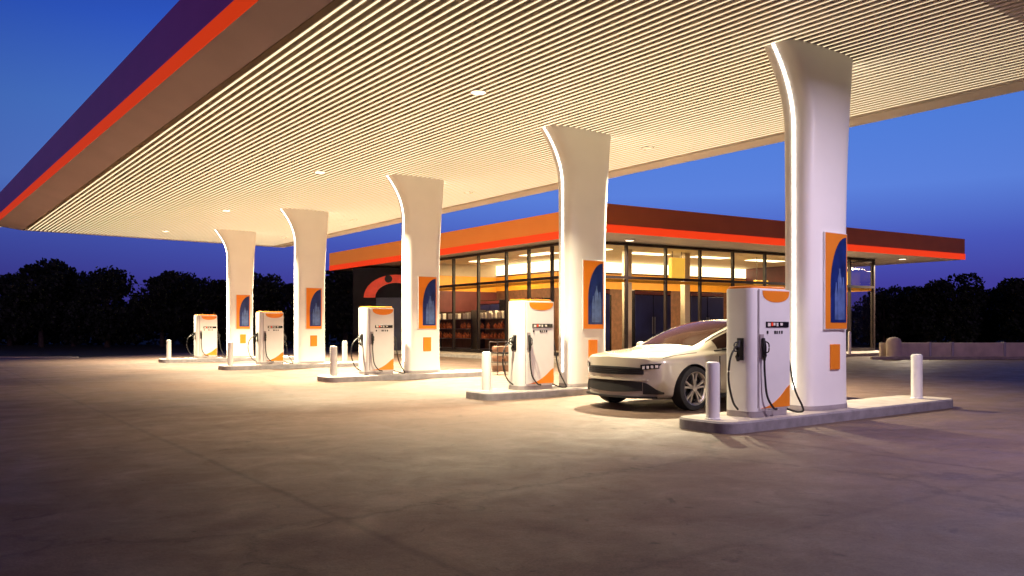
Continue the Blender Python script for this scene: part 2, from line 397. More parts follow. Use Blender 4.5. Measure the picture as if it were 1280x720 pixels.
# ------------------------------------------------------------------ columns
isl_a = [6.8, 12.3, 18.6, 25.9, 32.9]
col_px = [1020, 728, 526, 387, 300]
pump_px = [946, 663, 470, 337, 257]
names = ['nearest', 'second nearest', 'middle', 'second farthest', 'farthest']
def col_section(z):
    # half lengths on the left (-x) and right (+x) side, half depth
    H = ZC - .15 + .02
    t = max(0, (z - (H - 1.15)) / 1.15)
    fl = .50 * t ** 2.1
    tr = max(0, (z - (H - 2.6)) / 2.6)
    frt = .14 * tr ** 1.6
    dp = .27 + .05 * tr ** 2
    low = .02 * max(0, 1 - z / .6)
    return .50 + fl, .49 + frt + low, dp
def make_column():
    root = empty('canopy_column', (0, 0, 0), TH)
    H = ZC - .15 + .02
    zs = [.0, .3, .8, 1.5, 2.2, 2.8, 3.3, 3.7, 3.95] + [3.95 + (H - 3.95) * i / 14 for i in range(1, 15)]
    rs = []
    n = 48
    for z in zs:
        l, r, d = col_section(z); ring = []
        for k in range(n):
            t = 2 * PI * k / n; c, s = math.cos(t), math.sin(t)
            e = .52
            x = (r if c > 0 else l) * math.copysign(abs(c) ** e, c); y = d * math.copysign(abs(s) ** e, s)
            ring.append((x, y, z))
        rs.append(ring)
    bm = nb(); rings(bm, rs); link('shaft', bm, 'column', root, True)
    bm = nb()                                    # base collar
    rings(bm, [[(x * 1.012 if True else x, y * 1.03, z) for x, y, _ in rs[0]] for z in (0, .055)] + [[(x * 1.003, y * 1.005, .065) for x, y, _ in rs[0]]])
    link('base_collar', bm, 'grey', root, True)
    # lit edge: a strip that follows the flare, on a rounded nosing
    bm = nb(); rs2 = []; rs3 = []
    for z in zs[1:-1] + [H - .03]:
        l, r, d = col_section(z)
        x0 = -l * (1.0); yc = d * .1
        rs2.append([(x0 - .014, yc - .015, z), (x0 - .014, yc + .015, z), (x0 + .05, yc + .015, z), (x0 + .05, yc - .015, z)])
        rs3.append([(r - .05, yc - .015, z), (r - .05, yc + .015, z), (r + .012, yc + .015, z), (r + .012, yc - .015, z)])
    rings(bm, rs2); link('light_strip', bm, 'led', root, True)
    bm = nb(); rings(bm, rs3); link('light_strip', bm, 'led', root, True)
    # groove beside the strip
    return root
col0 = make_column()
def poster_parts(col):
    pass
def make_poster():
    root = empty('column_poster', (0, 0, 0), TH)
    w2, h = .27, 1.36
    bm = nb(); box(bm, -w2 - .012, w2 + .012, -.030, 0, -.012, h + .012, .006); link('case', bm, 'white', root)
    bm = nb(); box(bm, -w2, w2, -.034, -.031, 0, h, 0); link('orange_sheet', bm, 'orangeglow' if False else 'pumporange', root)
    # navy picture with a curved left edge
    pts = [(w2 - .03, .09), (w2 - .03, h - .05)]
    for i in range(0, 13):
        t = i / 12
        pts.append((w2 - .05 - .37 * math.sin(t * PI / 2) ** 1.1, .09 + (h - .14) * (1 - (1 - math.cos(t * PI / 2))) if False else h - .05 - (h * .52) * (1 - math.cos(t * PI / 2))))
    pts.append((-w2 + .12, .09))
    bm = nb(); rings(bm, [[(x, -.036, z) for x, z in pts], [(x, -.040, z) for x, z in pts]]); link('picture', bm, 'blue', root)
    bm = nb()
    for cx, wd, z0, z1 in ((-.02, .035, .13, .66), (.07, .05, .13, .86), (.16, .04, .13, .74)):
        pr = [(cx - wd, z0), (cx + wd, z0), (cx + wd, z1 - .16), (cx + wd * .35, z1 - .06), (cx + wd * .35, z1), (cx - wd * .35, z1), (cx - wd * .35, z1 - .06), (cx - wd, z1 - .16)]
        rings(bm, [[(x, -.0405, z) for x, z in pr], [(x, -.043, z) for x, z in pr]])
    link('bottle_graphic', bm, 'skyblue', root)
    return root
def make_plate():
    bm = nb(); box(bm, -.115, .115, -.022, 0, 0, .36, .006)
    return link('column_sign', bm, 'pumporange', rz=TH)
ps0 = make_poster(); pl0 = make_plate()
for i in range(5):
    a = isl_a[i]; b = b_of(col_px[i], a)
    c = col0 if i == 0 else copy_tree(col0)
    c.location = P(a, b, .15)
    tag(c, ['tall white flared column rising from the nearest island, right of the parked car',
            'white flared column on the second island, left of the parked car\'s nose',
            'white flared column in the middle of the row of five', 'white flared column second from the far end of the row',
            'white flared column farthest away at the left end of the row'][i], 'column', 'white canopy columns')
    q = ps0 if i == 0 else copy_tree(ps0)
    q.location = P(a - .272, b + .03, 1.30)
    tag(q, 'framed orange and navy bottle poster mounted on the %s white column' % names[i], 'poster', 'posters on the columns')
    s = pl0 if i == 0 else copy_tree(pl0)
    s.location = P(a - .272, b + .03, .72)
    tag(s, 'small plain orange plate fixed below the poster on the %s column' % names[i], 'sign', 'orange plates on the columns')

# ------------------------------------------------------------------ islands
isl_b0 = [8.0, 8.28, 8.02, 7.8, 7.62]
for i in range(5):
    b0, b1 = isl_b0[i], (13.9 if i == 0 else 12.85)
    hl = (b1 - b0) / 2; hw = .47
    root = empty('pump_island', P(isl_a[i], (b0 + b1) / 2, 0), TH)
    bm = nb(); o = rrect(hl, hw, .25, 8); o2 = rrect(hl - .02, hw - .02, .23, 8)
    rings(bm, [[(x, y, 0) for x, y in o], [(x, y, .125) for x, y in o], [(x, y, .148) for x, y in o2]], cap=False)
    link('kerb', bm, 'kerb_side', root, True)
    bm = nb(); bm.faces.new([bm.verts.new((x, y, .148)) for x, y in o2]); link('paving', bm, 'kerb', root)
    tag(root, 'low concrete pump island with rounded kerb under the %s column' % names[i], 'pump island', 'concrete pump islands')

# ------------------------------------------------------------------ fuel pumps
def make_pump():
    root = empty('fuel_pump', (0, 0, 0), TH)
    hx, hy, H = .41, .235, 1.68
    bm = nb(); prism(bm, rrect(hx - .004, hy - .004, .10, 8), 0, .075); link('plinth', bm, 'grey', root, True)
    bm = nb(); pr = rrect(hx, hy, .12, 10)
    rings(bm, [[(x, y, .076) for x, y in pr], [(x, y, H - .02) for x, y in pr], [(x * .985, y * .975, H) for x, y in pr]])
    link('cabinet', bm, 'white', root, True)
    bm = nb(); pr2 = rrect(hx - .02, hy - .025, .10, 10)
    rings(bm, [[(x, y, H + .001) for x, y in pr2], [(x, y, H + .022) for x, y in pr2], [(x * .96, y * .93, H + .034) for x, y in pr2]])
    link('top_cap', bm, 'pumporange', root, True)
    bm = nb(); box(bm, -hx + .125, hx - .035, -hy - .018, -hy + .01, .10, H - .012, .008); link('front_panel', bm, 'white', root)
    yf = -hy - .018
    fx0, fx1 = -hx + .135, hx - .045
    # crescent hanging from the top edge
    def flat(pts, d0=.001, d1=.005):
        b = nb(); return rings(b, [[(x, yf - d0, z) for x, z in pts], [(x, yf - d1, z) for x, z in pts]])
    cx, rx = (fx0 + fx1) / 2 + .02, (fx1 - fx0) / 2 - .03
    pts = [(cx + rx * math.cos(t), H - .03 - .15 * abs(math.sin(t)) ** .7) for t in [PI * k / 16 for k in range(17)]]
    link('top_crescent', flat(pts), 'pumporange', root)
    pts = [(fx0, .115), (fx1, .115), (fx1, .40)]
    for k in range(1, 9):
        t = k / 9; pts.append((fx1 + (fx0 - fx1) * t, .115 + .285 * (1 - t) ** 2.2 + .03 * (1 - t)))
    link('bottom_swoosh', flat(pts), 'pumporange', root)
    # display: dark bezel with lit red centre and a row of buttons
    d = B1(fx0 + .12, fx1 - .03, yf - .012, yf - .001, 1.17, 1.245, .004); dd = link('display', d, 'gloss', root)
    for k, (u, v) in enumerate(((.15, .21), (.27, .31), (.335, .375), (.42, .47))):
        link('digit_field', B1(fx0 + u, fx0 + v, yf - .0135, yf - .0125, 1.185 + .01 * (k % 2), 1.23, 0), 'pack_w', dd)
    link('display_badge', B1(fx0 + .225, fx0 + .262, yf - .0140, yf - .0125, 1.188, 1.235, 0), 'redglow', dd)
    for u, v in ((.14, .03), (.30, .035), (.35, .022), (.40, .022), (.45, .03)): link('button', B1(fx0 + u, fx0 + u + v, yf - .008, yf - .001, 1.085, 1.125, .002), 'black', root)
    # nozzles and hoses
    def nozzle(x, y, z, sy=-1, ang=0):
        b = nb()
        tube(b, [(x, y + sy * .03, z + .17), (x, y + sy * .045, z + .06), (x, y + sy * .05, z - .06), (x, y + sy * .045, z - .12)], [.022, .032, .028, .018], 10)
        tube(b, spline([(x, y + sy * .05, z - .02), (x, y + sy * .11, z - .0), (x, y + sy * .11, z + .10), (x, y + sy * .045, z + .13)], 5), .009, 6)
        n_ = link('nozzle', b, 'black', root, True)
        b = nb(); box(b, x - .04, x + .04, min(y, y + sy * .012), max(y, y + sy * .012), z - .10, z + .22, .004)
        link('nozzle_cradle', b, 'grey', n_)
    def hose(pts):
        b = nb(); tube(b, spline(pts, 9), .014, 8); link('hose', b, 'black', root, True)
    nozzle(fx0 + .03, yf, .86)
    hose([(fx0 + .03, yf - .045, .76), (fx0 + .035, yf - .05, .55), (fx0 + .07, yf - .06, .28), (fx0 + .19, yf - .07, .12), (fx0 + .27, yf - .06, .10), (fx0 + .31, yf - .02, .09)])
    # second nozzle on the right end, third on the left end
    def endnozzle(sx, z):
        b = nb(); xe = sx * (hx + .01)
        tube(b, [(xe + sx * .02, -.05, z + .14), (xe + sx * .05, -.05, z + .05), (xe + sx * .055, -.05, z - .07), (xe + sx * .04, -.05, z - .13)], [.020, .032, .028, .018], 10)
        tube(b, spline([(xe + sx * .05, -.05, z), (xe + sx * .12, -.05, z + .01), (xe + sx * .11, -.05, z + .10), (xe + sx * .04, -.05, z + .12)], 5), .010, 6)
        box(b, min(xe, xe - sx * .02), max(xe, xe - sx * .02) , -.10, .0, z - .12, z + .17, .004)
        link('nozzle', b, 'black', root, True)
    endnozzle(1, .82)
    hose([(hx + .05, -.05, .98), (hx + .07, -.12, .90), (hx + .08, -.18, .62), (hx + .13, -.22, .32), (hx + .24, -.26, .09), (hx + .30, -.22, .02), (hx + .22, -.14, .02), (hx + .03, -.08, .09)])
    endnozzle(-1, .86)
    hose([(-hx - .045, -.05, .93), (-hx - .16, -.08, .90), (-hx - .30, -.12, .76), (-hx - .33, -.12, .5), (-hx - .22, -.10, .22), (-hx - .03, -.03, .10)])
    # vertical seam
    link('seam_strip', B1(-hx + .108, -hx + .118, -hy - .006, -hy + .01, .12, H - .03, 0), 'grey', root)
    return root
pump0 = make_pump()
for i in range(5):
    p = pump0 if i == 0 else copy_tree(pump0)
    a = isl_a[i] - .05
    p.location = P(a, b_of(pump_px[i], a), .149)
    tag(p, ['white and orange fuel pump on the nearest island, in front of the car\'s side',
            'white and orange fuel pump on the second island, left of the parked car',
            'white and orange fuel pump left of the middle column', 'white and orange fuel pump left of the second farthest column',
            'smallest white and orange fuel pump, farthest away at the left'][i], 'fuel pump', 'fuel pumps on the islands')

# ------------------------------------------------------------------ bollards
bm = nb(); lathe(bm, [(.098, 0), (.098, .012), (.088, .02), (.088, .69), (.082, .72), (.05, .732), (.001, .735)], 28)
bol0 = link('bollard', bm, 'white', smooth=True)
bols = [(0, 891, 'white round bollard at the left tip of the nearest island, before the pump'),
        (0, 1146, 'white round bollard alone at the right end of the nearest island'),
        (1, 608, 'white round bollard at the left tip of the second island'),
        (2, 417, 'white round bollard at the left tip of the middle island'),
        (3, 288, 'white round bollard at the left tip of the second farthest island'),
        (4, 211, 'white round bollard at the left tip of the farthest island'),
        (3, 431, 'small white bollard behind the middle island, at the right end of the second farthest island'),
        (1, 800, 'white bollard mostly hidden behind the parked car')]
for k, (i, px, lb) in enumerate(bols):
    o = bol0 if k == 0 else copy_tree(bol0)
    a = isl_a[i] - .05
    o.location = P(a, b_of(px, a), .149); tag(o, lb, 'bollard', 'white bollards')

# ------------------------------------------------------------------ the parked car
def catmull(vals, us, u):
    for i in range(len(us) - 1):
        if u <= us[i + 1] or i == len(us) - 2:
            h = us[i + 1] - us[i]; t = (u - us[i]) / h
            p1, p2 = vals[i], vals[i + 1]
            m1 = (vals[i + 1] - vals[i - 1]) / (us[i + 1] - us[i - 1]) if i > 0 else (p2 - p1) / h
            m2 = (vals[i + 2] - vals[i]) / (us[i + 2] - us[i]) if i < len(us) - 2 else (p2 - p1) / h
            m1 *= h; m2 *= h
            return (2 * t**3 - 3 * t**2 + 1) * p1 + (t**3 - 2 * t**2 + t) * m1 + (-2 * t**3 + 3 * t**2) * p2 + (t**3 - t**2) * m2
ST = [ # x, zb, w1, w2(mid), w3(belt), zmid, zbelt, wsh, zsh, wroof, zroof, ztop
 (.00, .22, .74, .81, .80, .48, .70, .74, .775, .48, .825, .84),
 (.08, .19, .79, .85, .84, .49, .76, .78, .815, .50, .860, .872),
 (.35, .17, .86, .905, .89, .50, .81, .79, .855, .50, .895, .905),
 (.80, .16, .90, .935, .915, .50, .84, .79, .885, .52, .925, .945),
 (1.10, .16, .91, .935, .915, .50, .85, .80, .900, .60, .945, .975),
 (1.25, .16, .91, .935, .915, .50, .86, .81, .905, .66, .965, 1.005),
 (1.85, .16, .91, .935, .915, .50, .885, .82, .93, .64, 1.20, 1.25),
 (2.45, .16, .91, .935, .915, .50, .90, .825, .945, .60, 1.375, 1.42),
 (3.10, .16, .91, .935, .915, .50, .91, .825, .955, .59, 1.40, 1.445),
 (3.70, .16, .91, .94, .92, .51, .93, .825, .97, .57, 1.31, 1.36),
 (4.30, .18, .90, .93, .91, .53, .94, .81, .985, .55, 1.12, 1.16),
 (4.70, .22, .85, .90, .88, .55, .93, .77, .97, .52, 1.0, 1.03),
 (4.85, .30, .78, .84, .82, .58, .88, .70, .92, .45, .94, .95)]
US = [s[0] for s in ST]
def xs(y): return .30 * (abs(y) / .8) ** 2.4
def half_profile(u):
    v = [catmull([s[k] for s in ST], US, u) for k in range(12)]
    x, zb, w1, w2, w3, zm, zbl, wsh, zsh, wr, zr, zt = v
    ctrl = [(0, zb), (w1 * .86, zb), (w1, zb + .09), (w2, zm), (w2 * .995, (zm + zbl) / 2 + .02), (w3, zbl), (wsh, zsh), ((wsh + wr) / 2 + .012, (zsh + zr) / 2 + .012), (wr, zr), (wr * .55, zt - .012), (0, zt)]
    seg = [2, 3, 4, 3, 3, 3, 4, 4, 3, 3]; out = []; tagp = []
    for i in range(10):
        for k in range(seg[i]):
            t = k / seg[i]
            a, b = ctrl[i], ctrl[i + 1]
            out.append((a[0] + (b[0] - a[0]) * t, a[1] + (b[1] - a[1]) * t)); tagp.append(i + t)
    out.append(ctrl[-1]); tagp.append(10)
    # smooth the polyline a little (ends fixed)
    for _ in range(2):
        out = [out[0]] + [((out[j-1][0] + 2*out[j][0] + out[j+1][0]) / 4, (out[j-1][1] + 2*out[j][1] + out[j+1][1]) / 4) for j in range(1, len(out)-1)] + [out[-1]]
    return out, tagp
def make_car():
    root = empty('parked_car', (0, 0, 0), TH)
    us = [0, .03, .07, .12, .2, .3] + [.4 + i * .1 for i in range(44)] + [4.78, 4.85]
    grid = []
    for u in us:
        hp, tg = half_profile(u)
        k = max(0, 1 - u / 1.0); rear = max(0, (u - 4.2) / .65)
        row = [(u + xs(y) * k ** .8 - rear * .20 * (abs(y) / .9) ** 2.4, y, z) for y, z in hp]
        grid.append(row)
    nP = len(grid[0])
    def ring(row): return [(x, -y, z) for x, y, z in row] + [(x, y, z) for x, y, z in row[-2:0:-1]]
    rs = []
    r0 = ring(grid[0])
    for s in (.02, .35, .68, .9):
        rs.append([(xs(y * s) , y * s, .47 + (z - .47) * s) for x, y, z in r0])
    rs += [ring(r) for r in grid]
    rl = ring(grid[-1])
    for s in (.85, .4, .03): rs.append([(4.85 + .02 * (1 - s) - .2 * (abs(y * s) / .9) ** 2.4, y * s, .62 + (z - .62) * s) for x, y, z in rl])
    bm = nb(); rings(bm, rs)
    body = link('body', bm, ['carpaint', 'black'], root, True)
    # wheel arches
    for k, cx in enumerate((.92, 3.84)):
        for sy in (-1, 1):
            c = nb(); lathe(c, [(.385, -.16), (.385, .16)], 40, 'y', (cx, sy * .86, .345), mi=1)
            co_ = link('arch_cutter', c, ['carpaint', 'black'], root)
            md = body.modifiers.new('arch', 'BOOLEAN'); md.operation = 'DIFFERENCE'; md.solver = 'EXACT'; md.object = co_
            co_['tmp'] = 1
    dg = bpy.context.evaluated_depsgraph_get(); dg.update()
    me = bpy.data.meshes.new_from_object(body.evaluated_get(dg)); body.modifiers.clear(); body.data = me
    for o in [o for o in bpy.data.objects if o.get('tmp')]: bpy.data.objects.remove(o)
    # glass patches lifted off the same surface
    def patch(u0, u1, t0, t1, name, side=None, off=.006, m='carglass', cond=None):
        for sy in ((-1, 1) if side is None else (side,)):
            bm = nb(); vs = {}
            for i, u in enumerate(us):
                if not (u0 - 1e-6 <= u <= u1 + 1e-6): continue
                for j in range(nP):
                    if not (t0 - 1e-6 <= tg[j] <= t1 + 1e-6): continue
                    x, y, z = grid[i][j]
                    if cond and not cond(x, z, i, j): continue
                    a = Vector(grid[min(i + 1, len(us) - 1)][j]) - Vector(grid[i - 1][j]); c = Vector(grid[i][min(j + 1, nP - 1)]) - Vector(grid[i][j - 1])
                    n_ = a.cross(c).normalized()
                    if n_.z < 0 and abs(n_.z) > abs(n_.y) or (abs(n_.y) >= abs(n_.z) and n_.y < 0): n_ = -n_
                    p = Vector((x, y, z)) + n_ * off
                    vs[i, j] = bm.verts.new((p.x, p.y * sy, p.z))
            for (i, j) in list(vs):
                f = [(i, j), (i + 1, j), (i + 1, j + 1), (i, j + 1)]
                if all(q in vs for q in f): bm.faces.new([vs[q] for q in f])
            if bm.faces: link(name, bm, m, root, True)
            else: bm.free()
    patch(1.6, 2.8, 6.25, 7.75, 'door_window'); patch(2.9, 4.1, 6.25, 7.75, 'rear_window')
    def line(u0, u1, tq, name, m, r=.006, off=.004):
        for sy in (-1, 1):
            j = min(range(nP), key=lambda q: abs(tg[q] - tq)); pts = []
            for i, u in enumerate(us):
                if u0 <= u <= u1:
                    x, y, z = grid[i][j]; pts.append((x, sy * (y + off * .6), z + off))
            b = nb(); tube(b, pts, r, 6); link(name, b, m, root, True)
    line(.12, 1.2, 6.0, 'bonnet_seam', 'black', .005, .001)
    line(1.5, 4.15, 6.0, 'window_trim', 'black', .010)
    line(1.5, 4.15, 8.0, 'roof_trim', 'black', .008)
    # windscreen spans both halves
    bm = nb()
    cols = [j for j in range(nP) if tg[j] >= 8.3]
    rowsi = [i for i, u in enumerate(us) if 1.25 <= u <= 2.42]
    vv = []
    for i in rowsi:
        r = [Vector((grid[i][j][0] - .006, -grid[i][j][1], grid[i][j][2] + .008)) for j in cols] + [Vector((grid[i][j][0] - .006, grid[i][j][1], grid[i][j][2] + .008)) for j in cols[-2::-1]]
        vv.append([bm.verts.new(p) for p in r])
    for a_, b_ in zip(vv, vv[1:]):
        for k in range(len(a_) - 1): bm.faces.new((a_[k], a_[k + 1], b_[k + 1], b_[k]))
    link('windscreen', bm, 'carglass', root, True)
    bm = nb(); rowsi = [i for i, u in enumerate(us) if 3.7 <= u <= 4.5]; vv = []
    for i in rowsi:
        r = [(grid[i][j][0], -grid[i][j][1], grid[i][j][2] + .008) for j in cols] + [(grid[i][j][0], grid[i][j][1], grid[i][j][2] + .008) for j in cols[-2::-1]]
        vv.append([bm.verts.new(p) for p in r])
    for a_, b_ in zip(vv, vv[1:]):
        for k in range(len(a_) - 1): bm.faces.new((a_[k], a_[k + 1], b_[k + 1], b_[k]))
    link('rear_screen', bm, 'carglass', root, True)
    # nose details laid on the curved front
    def nose(y0, y1, zlo, zhi, name, m, d=.014, n=18, parent=root, dx=0):
        bm = nb(); rs = []
        for i in range(n + 1):
            y = y0 + (y1 - y0) * i / n; t = i / n
            zl = zlo(t) if callable(zlo) else zlo; zh = zhi(t) if callable(zhi) else zhi
            x = xs(y) + dx + max(0, abs(y) - .78) * 1.9
            rs.append([(x - d, y, zl), (x - d, y, zh), (x + .05, y, zh), (x + .05, y, zl)])
        rings(bm, rs); return link(name, bm, m, parent)
    g = nose(-.60, .60, lambda t: .56 + .012 * abs(2 * t - 1), lambda t: .69 - .02 * abs(2 * t - 1) ** 3, 'grille', 'matteblack')
    for z in (.59, .62, .65): nose(-.56, .56, z, z + .006, 'grille_bar', 'gloss', .018, parent=g)
    nose(-.58, .58, lambda t: .29 + .03 * abs(2 * t - 1) ** 2, lambda t: .475 - .02 * abs(2 * t - 1) ** 2, 'lower_intake', 'matteblack')
    nose(-.66, .66, .478, .500, 'bumper_lip', 'carpaint', .030)
    for s in (-1, 1):
        nose(s * .60, s * .80, lambda t: .27 + .0 * t, lambda t: .45 - .15 * t ** 1.5, 'side_intake', 'matteblack', .014)
        h = nose(s * .57, s * .845, lambda t: .64 + .035 * t, lambda t: .725 + .025 * t, 'headlight', 'gloss', .030, dx=.012)
        for k in range(4):
            y0 = .60 + k * .052
            nose(s * y0, s * (y0 + .026), .658 + .008 * k, .705 + .005 * k, 'lamp_lens', 'lens', .038, 4, h, dx=.012)
        # wing flank part of the lamp, sweeping back over the arch
        bm = nb()
        pr = [(.42, .640), (.60, .672), (.70, .725), (.58, .722), (.44, .705)]
    nose(-.74, .74, .205, .235, 'splitter', 'black', .045)
    # mirrors, handles, sills
    for s in (-1, 1):
        bm = nb(); rs = []
        for i, (r_, yy) in enumerate(((.02, .90), (.055, .93), (.068, .99), (.06, 1.05), (.02, 1.08))):
            rs.append([(1.72 + r_ * 1.15 * math.cos(t) * .8, s * yy, .985 + r_ * .95 * math.sin(t)) for t in [2 * PI * k / 14 for k in range(14)]])
        rings(bm, rs); link('mirror', bm, 'carpaint', root, True)
        bm = nb(); box(bm, 1.69, 1.77, min(s * .82, s * .95), max(s * .82, s * .95), .935, .96, .005); link('mirror_arm', bm, 'black', root)
        for x in (2.55, 3.45): link('door_handle', B1(x, x + .19, min(s * .915, s * .94), max(s * .915, s * .94), .79, .812, .005), 'carpaint', root)
        link('sill', B1(1.35, 3.42, min(s * .86, s * .945), max(s * .86, s * .945), .17, .235, .015), 'black', root)
        for x in (1.50, 2.72, 3.50): link('door_seam', B1(x, x + .008, min(s * .925, s * .939), max(s * .925, s * .939), .30, .84, 0), 'black', root)
    # wheels
    def wheel(cx, s):
        wr = empty('wheel', (cx, s * .835, .345)); wr.parent = root
        yo = s
        bm = nb(); lathe(bm, [(.245, -.11), (.30, -.118), (.335, -.105), (.345, -.06), (.345, .06), (.335, .105), (.30, .118), (.245, .11)], 48, 'y'); bmesh.ops.delete(bm, geom=[f for f in bm.faces if len(f.verts) > 4], context='FACES')
        link('tyre', bm, 'tyre', wr, True)
        bm = nb(); lathe(bm, [(.25, s * .112), (.262, s * .116), (.262, s * .10), (.235, s * .075), (.235, s * -.09), (.25, s * -.09)], 48, 'y'); bmesh.ops.delete(bm, geom=[f for f in bm.faces if len(f.verts) > 4], context='FACES')
        # five split spokes
        for k in range(5):
            for dl_ in (-.20, .20):
                t0 = 2 * PI * k / 5 + .3; t1 = t0 + dl_
                a_ = Vector((.045 * math.cos(t0), 0, .045 * math.sin(t0))); b_ = Vector((.245 * math.cos(t1), 0, .245 * math.sin(t1)))
                d = (b_ - a_).normalized(); n_ = Vector((-d.z, 0, d.x))
                rs = []
                for t, wd in ((0, .020), (.5, .014), (1, .018)):
                    c = a_ + (b_ - a_) * t; yy = s * (.092 - .0 * t)
                    rs.append([tuple(c + n_ * wd + Vector((0, yy, 0))), tuple(c - n_ * wd + Vector((0, yy, 0))), tuple(c - n_ * wd + Vector((0, yy - s * .03, 0))), tuple(c + n_ * wd + Vector((0, yy - s * .03, 0)))])
                rings(bm, rs)
        lathe(bm, [(.001, s * .100), (.05, s * .098), (.06, s * .06)], 20, 'y')
        link('rim', bm, 'rim', wr, True)
        bm = nb(); lathe(bm, [(.001, s * .02), (.236, s * .02), (.236, s * .01)], 40, 'y'); link('brake_disc', bm, 'gloss', wr, True)
    for cx in (.92, 3.84):
        for s in (-1, 1): wheel(cx, s)
    return root
car = make_car()
wp = Uz(863, 513, 0)
car.scale = (1.04, 1.04, 1.015)
car.location = wp - B * .957 + A * .874
car.location.z = .004
tag(car, 'pearl white four door saloon parked between two pump islands, nose toward the left', 'car')

# ------------------------------------------------------------------ the shop
G0 = Vector((2.8, 33.2, 0)); GR = Vector((19.0, 42.5, 0)); DB = (GR - G0).normalized()
LR = (GR - G0).length; LA = along(520, G0, A)
NR = Vector((DB.y, -DB.x, 0))       # outward normal of the right face
shop = empty('shop_building', G0)
tag(shop, 'glass fronted filling station shop under a wide flat orange roof with a red light band', 'shop')
def SW(v): return tuple(Vector(v) - G0)
DEP = 7.5
GL = G0 + A * LA; GB = GL + DB * (LR * .9)
# roof slab overhanging
zr = 5.0
c0 = Vector(((758 - 640) / F * 30.9, 30.9, zr)); cR = Vector(((1206 - 640) / F * 43.2, 43.2, zr))
cL = c0 + A * along(412, c0, A)
cB = cR + A * 9
cB2 = cL + DB * 16
RO = [c0, cR, cB, cB2, cL]
bm = nb(); rings(bm, [[SW(up(v, .30)) for v in RO], [SW(up(v, 1.10)) for v in RO]]); link('roof_fascia', bm, 'orange', shop)
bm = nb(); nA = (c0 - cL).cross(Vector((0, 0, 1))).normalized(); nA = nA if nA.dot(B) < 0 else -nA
rings(bm, [[SW(up(v, z)) for v in (c0, cL, cL + nA * .02, c0 + nA * .02)] for z in (.31, 1.09)]); link('added_fascia_glow', bm, 'glowfascia', shop)  # glow on the canopy side stands in for canopy light on plain orange
cen = sum(RO, Vector()) / 5
def outw(v, d): w_ = v - cen; w_.z = 0; return v + w_.normalized() * d
bm = nb(); rings(bm, [[SW(outw(v, .03)) for v in RO], [SW(up(outw(v, .03), .295)) for v in RO]]); link('light_band', bm, 'redled2', shop)
bm = nb(); bm.faces.new([bm.verts.new(SW(up(v, -.006))) for v in RO]); link('roof_soffit', bm, 'soft', shop)
# floor, ceiling and walls
bm = nb(); prism(bm, [SW(v)[:2] for v in (G0 - (A + DB) * 0, GR, GR + A * 12, GL + DB * 12 + A * 0, GL)], .02, .16); link('floor', bm, 'tile', shop)
def wall_between(p, q, z0, z1, th, name, m, par=shop):
    d = (q - p).normalized(); n_ = Vector((-d.y, d.x, 0)) * th
    bm = nb(); rings(bm, [[SW((v.x, v.y, z0)) for v in (p, q, q + n_, p + n_)], [SW((v.x, v.y, z1)) for v in (p, q, q + n_, p + n_)]])
    return link(name, bm, m, par)
# back walls: behind the right-hand face and behind the left-hand face
bw0 = G0 + A * 8.0 + DB * 5.0; bwR = GR + A * 8.0; bwL = GL + DB * 5.0
wall_between(bw0, bwR, .16, 4.35, .1, 'back_wall', 'brown'); wall_between(bwL, bw0, .16, 4.35, .1, 'back_wall', 'brown')
wall_between(bw0 - A * .03, bwR - A * .03, 3.45, 4.25, .02, 'orange_band', 'orangeglow'); wall_between(bwL - DB * .03, bw0 - DB * .03, 3.45, 4.25, .02, 'orange_band', 'orangeglow')
wall_between(bw0 - A * .02, bwR - A * .02, 4.355, 4.9, .1, 'light_cove', 'panel'); wall_between(bwL - DB * .02, bw0 - DB * .02, 4.355, 4.9, .1, 'light_cove', 'panel')
wall_between(GL, bwL, .16, 3.40, .12, 'end_wall', 'maroon'); wall_between(GL, bwL, 3.405, 4.25, .12, 'orange_band', 'orangeglow'); wall_between(GL, bwL, 4.255, 4.93, .12, 'end_wall', 'cream')
wall_between(GR - DB * .0 + A * 4.2, bwR, .16, 4.93, .12, 'end_wall', 'maroon')
bm = nb(); bm.faces.new([bm.verts.new(SW((v.x, v.y, 4.93))) for v in (G0 + (A + DB) * .12, GR + A * .12 - DB * .1, bwR, bw0, bwL, GL + DB * .12)])
link('shop_ceiling', bm, 'inceil', shop)
# glazing
def facade(p0, d, nrm, ts, side):
    Ls = ts[-1]
    q = lambda t, o=0: p0 + d * t + nrm * o
    for i, t in enumerate(ts):
        a_, b_ = q(t - .05, .06), q(t + .05, .06)
        bm = nb(); rings(bm, [[SW((v.x, v.y, z)) for v in (a_, b_, b_ - nrm * .14, a_ - nrm * .14)] for z in (.16, 4.95)]); link('mullion', bm, 'darkframe', shop)
    for z0, z1, o in ((.161, .30, .055), (3.42, 3.54, .055), (4.84, 4.946, .055)):
        a_, b_ = q(ts[0], o), q(Ls, o)
        bm = nb(); rings(bm, [[SW((v.x, v.y, z)) for v in (a_, b_, b_ - nrm * .10, a_ - nrm * .10)] for z in (z0, z1)]); link('transom', bm, 'darkframe', shop)
    a_, b_ = q(ts[0], -.08), q(Ls, -.08)
    bm = nb(); rings(bm, [[SW((v.x, v.y, z)) for v in (a_, b_, b_ - nrm * .05, a_ - nrm * .05)] for z in (3.28, 3.41)]); link('orange_trim', bm, 'orangeglow', shop)
    for t0, t1 in zip(ts, ts[1:]):
        for z0, z1 in ((.30, 3.42), (3.54, 4.84)):
            a_, b_ = q(t0 + .05, .0), q(t1 - .05, .0)
            bm = nb(); bm.faces.new([bm.verts.new(SW((v.x, v.y, z))) for v, z in ((a_, z0), (b_, z0), (b_, z1), (a_, z1))]); link('window', bm, 'glass', shop)
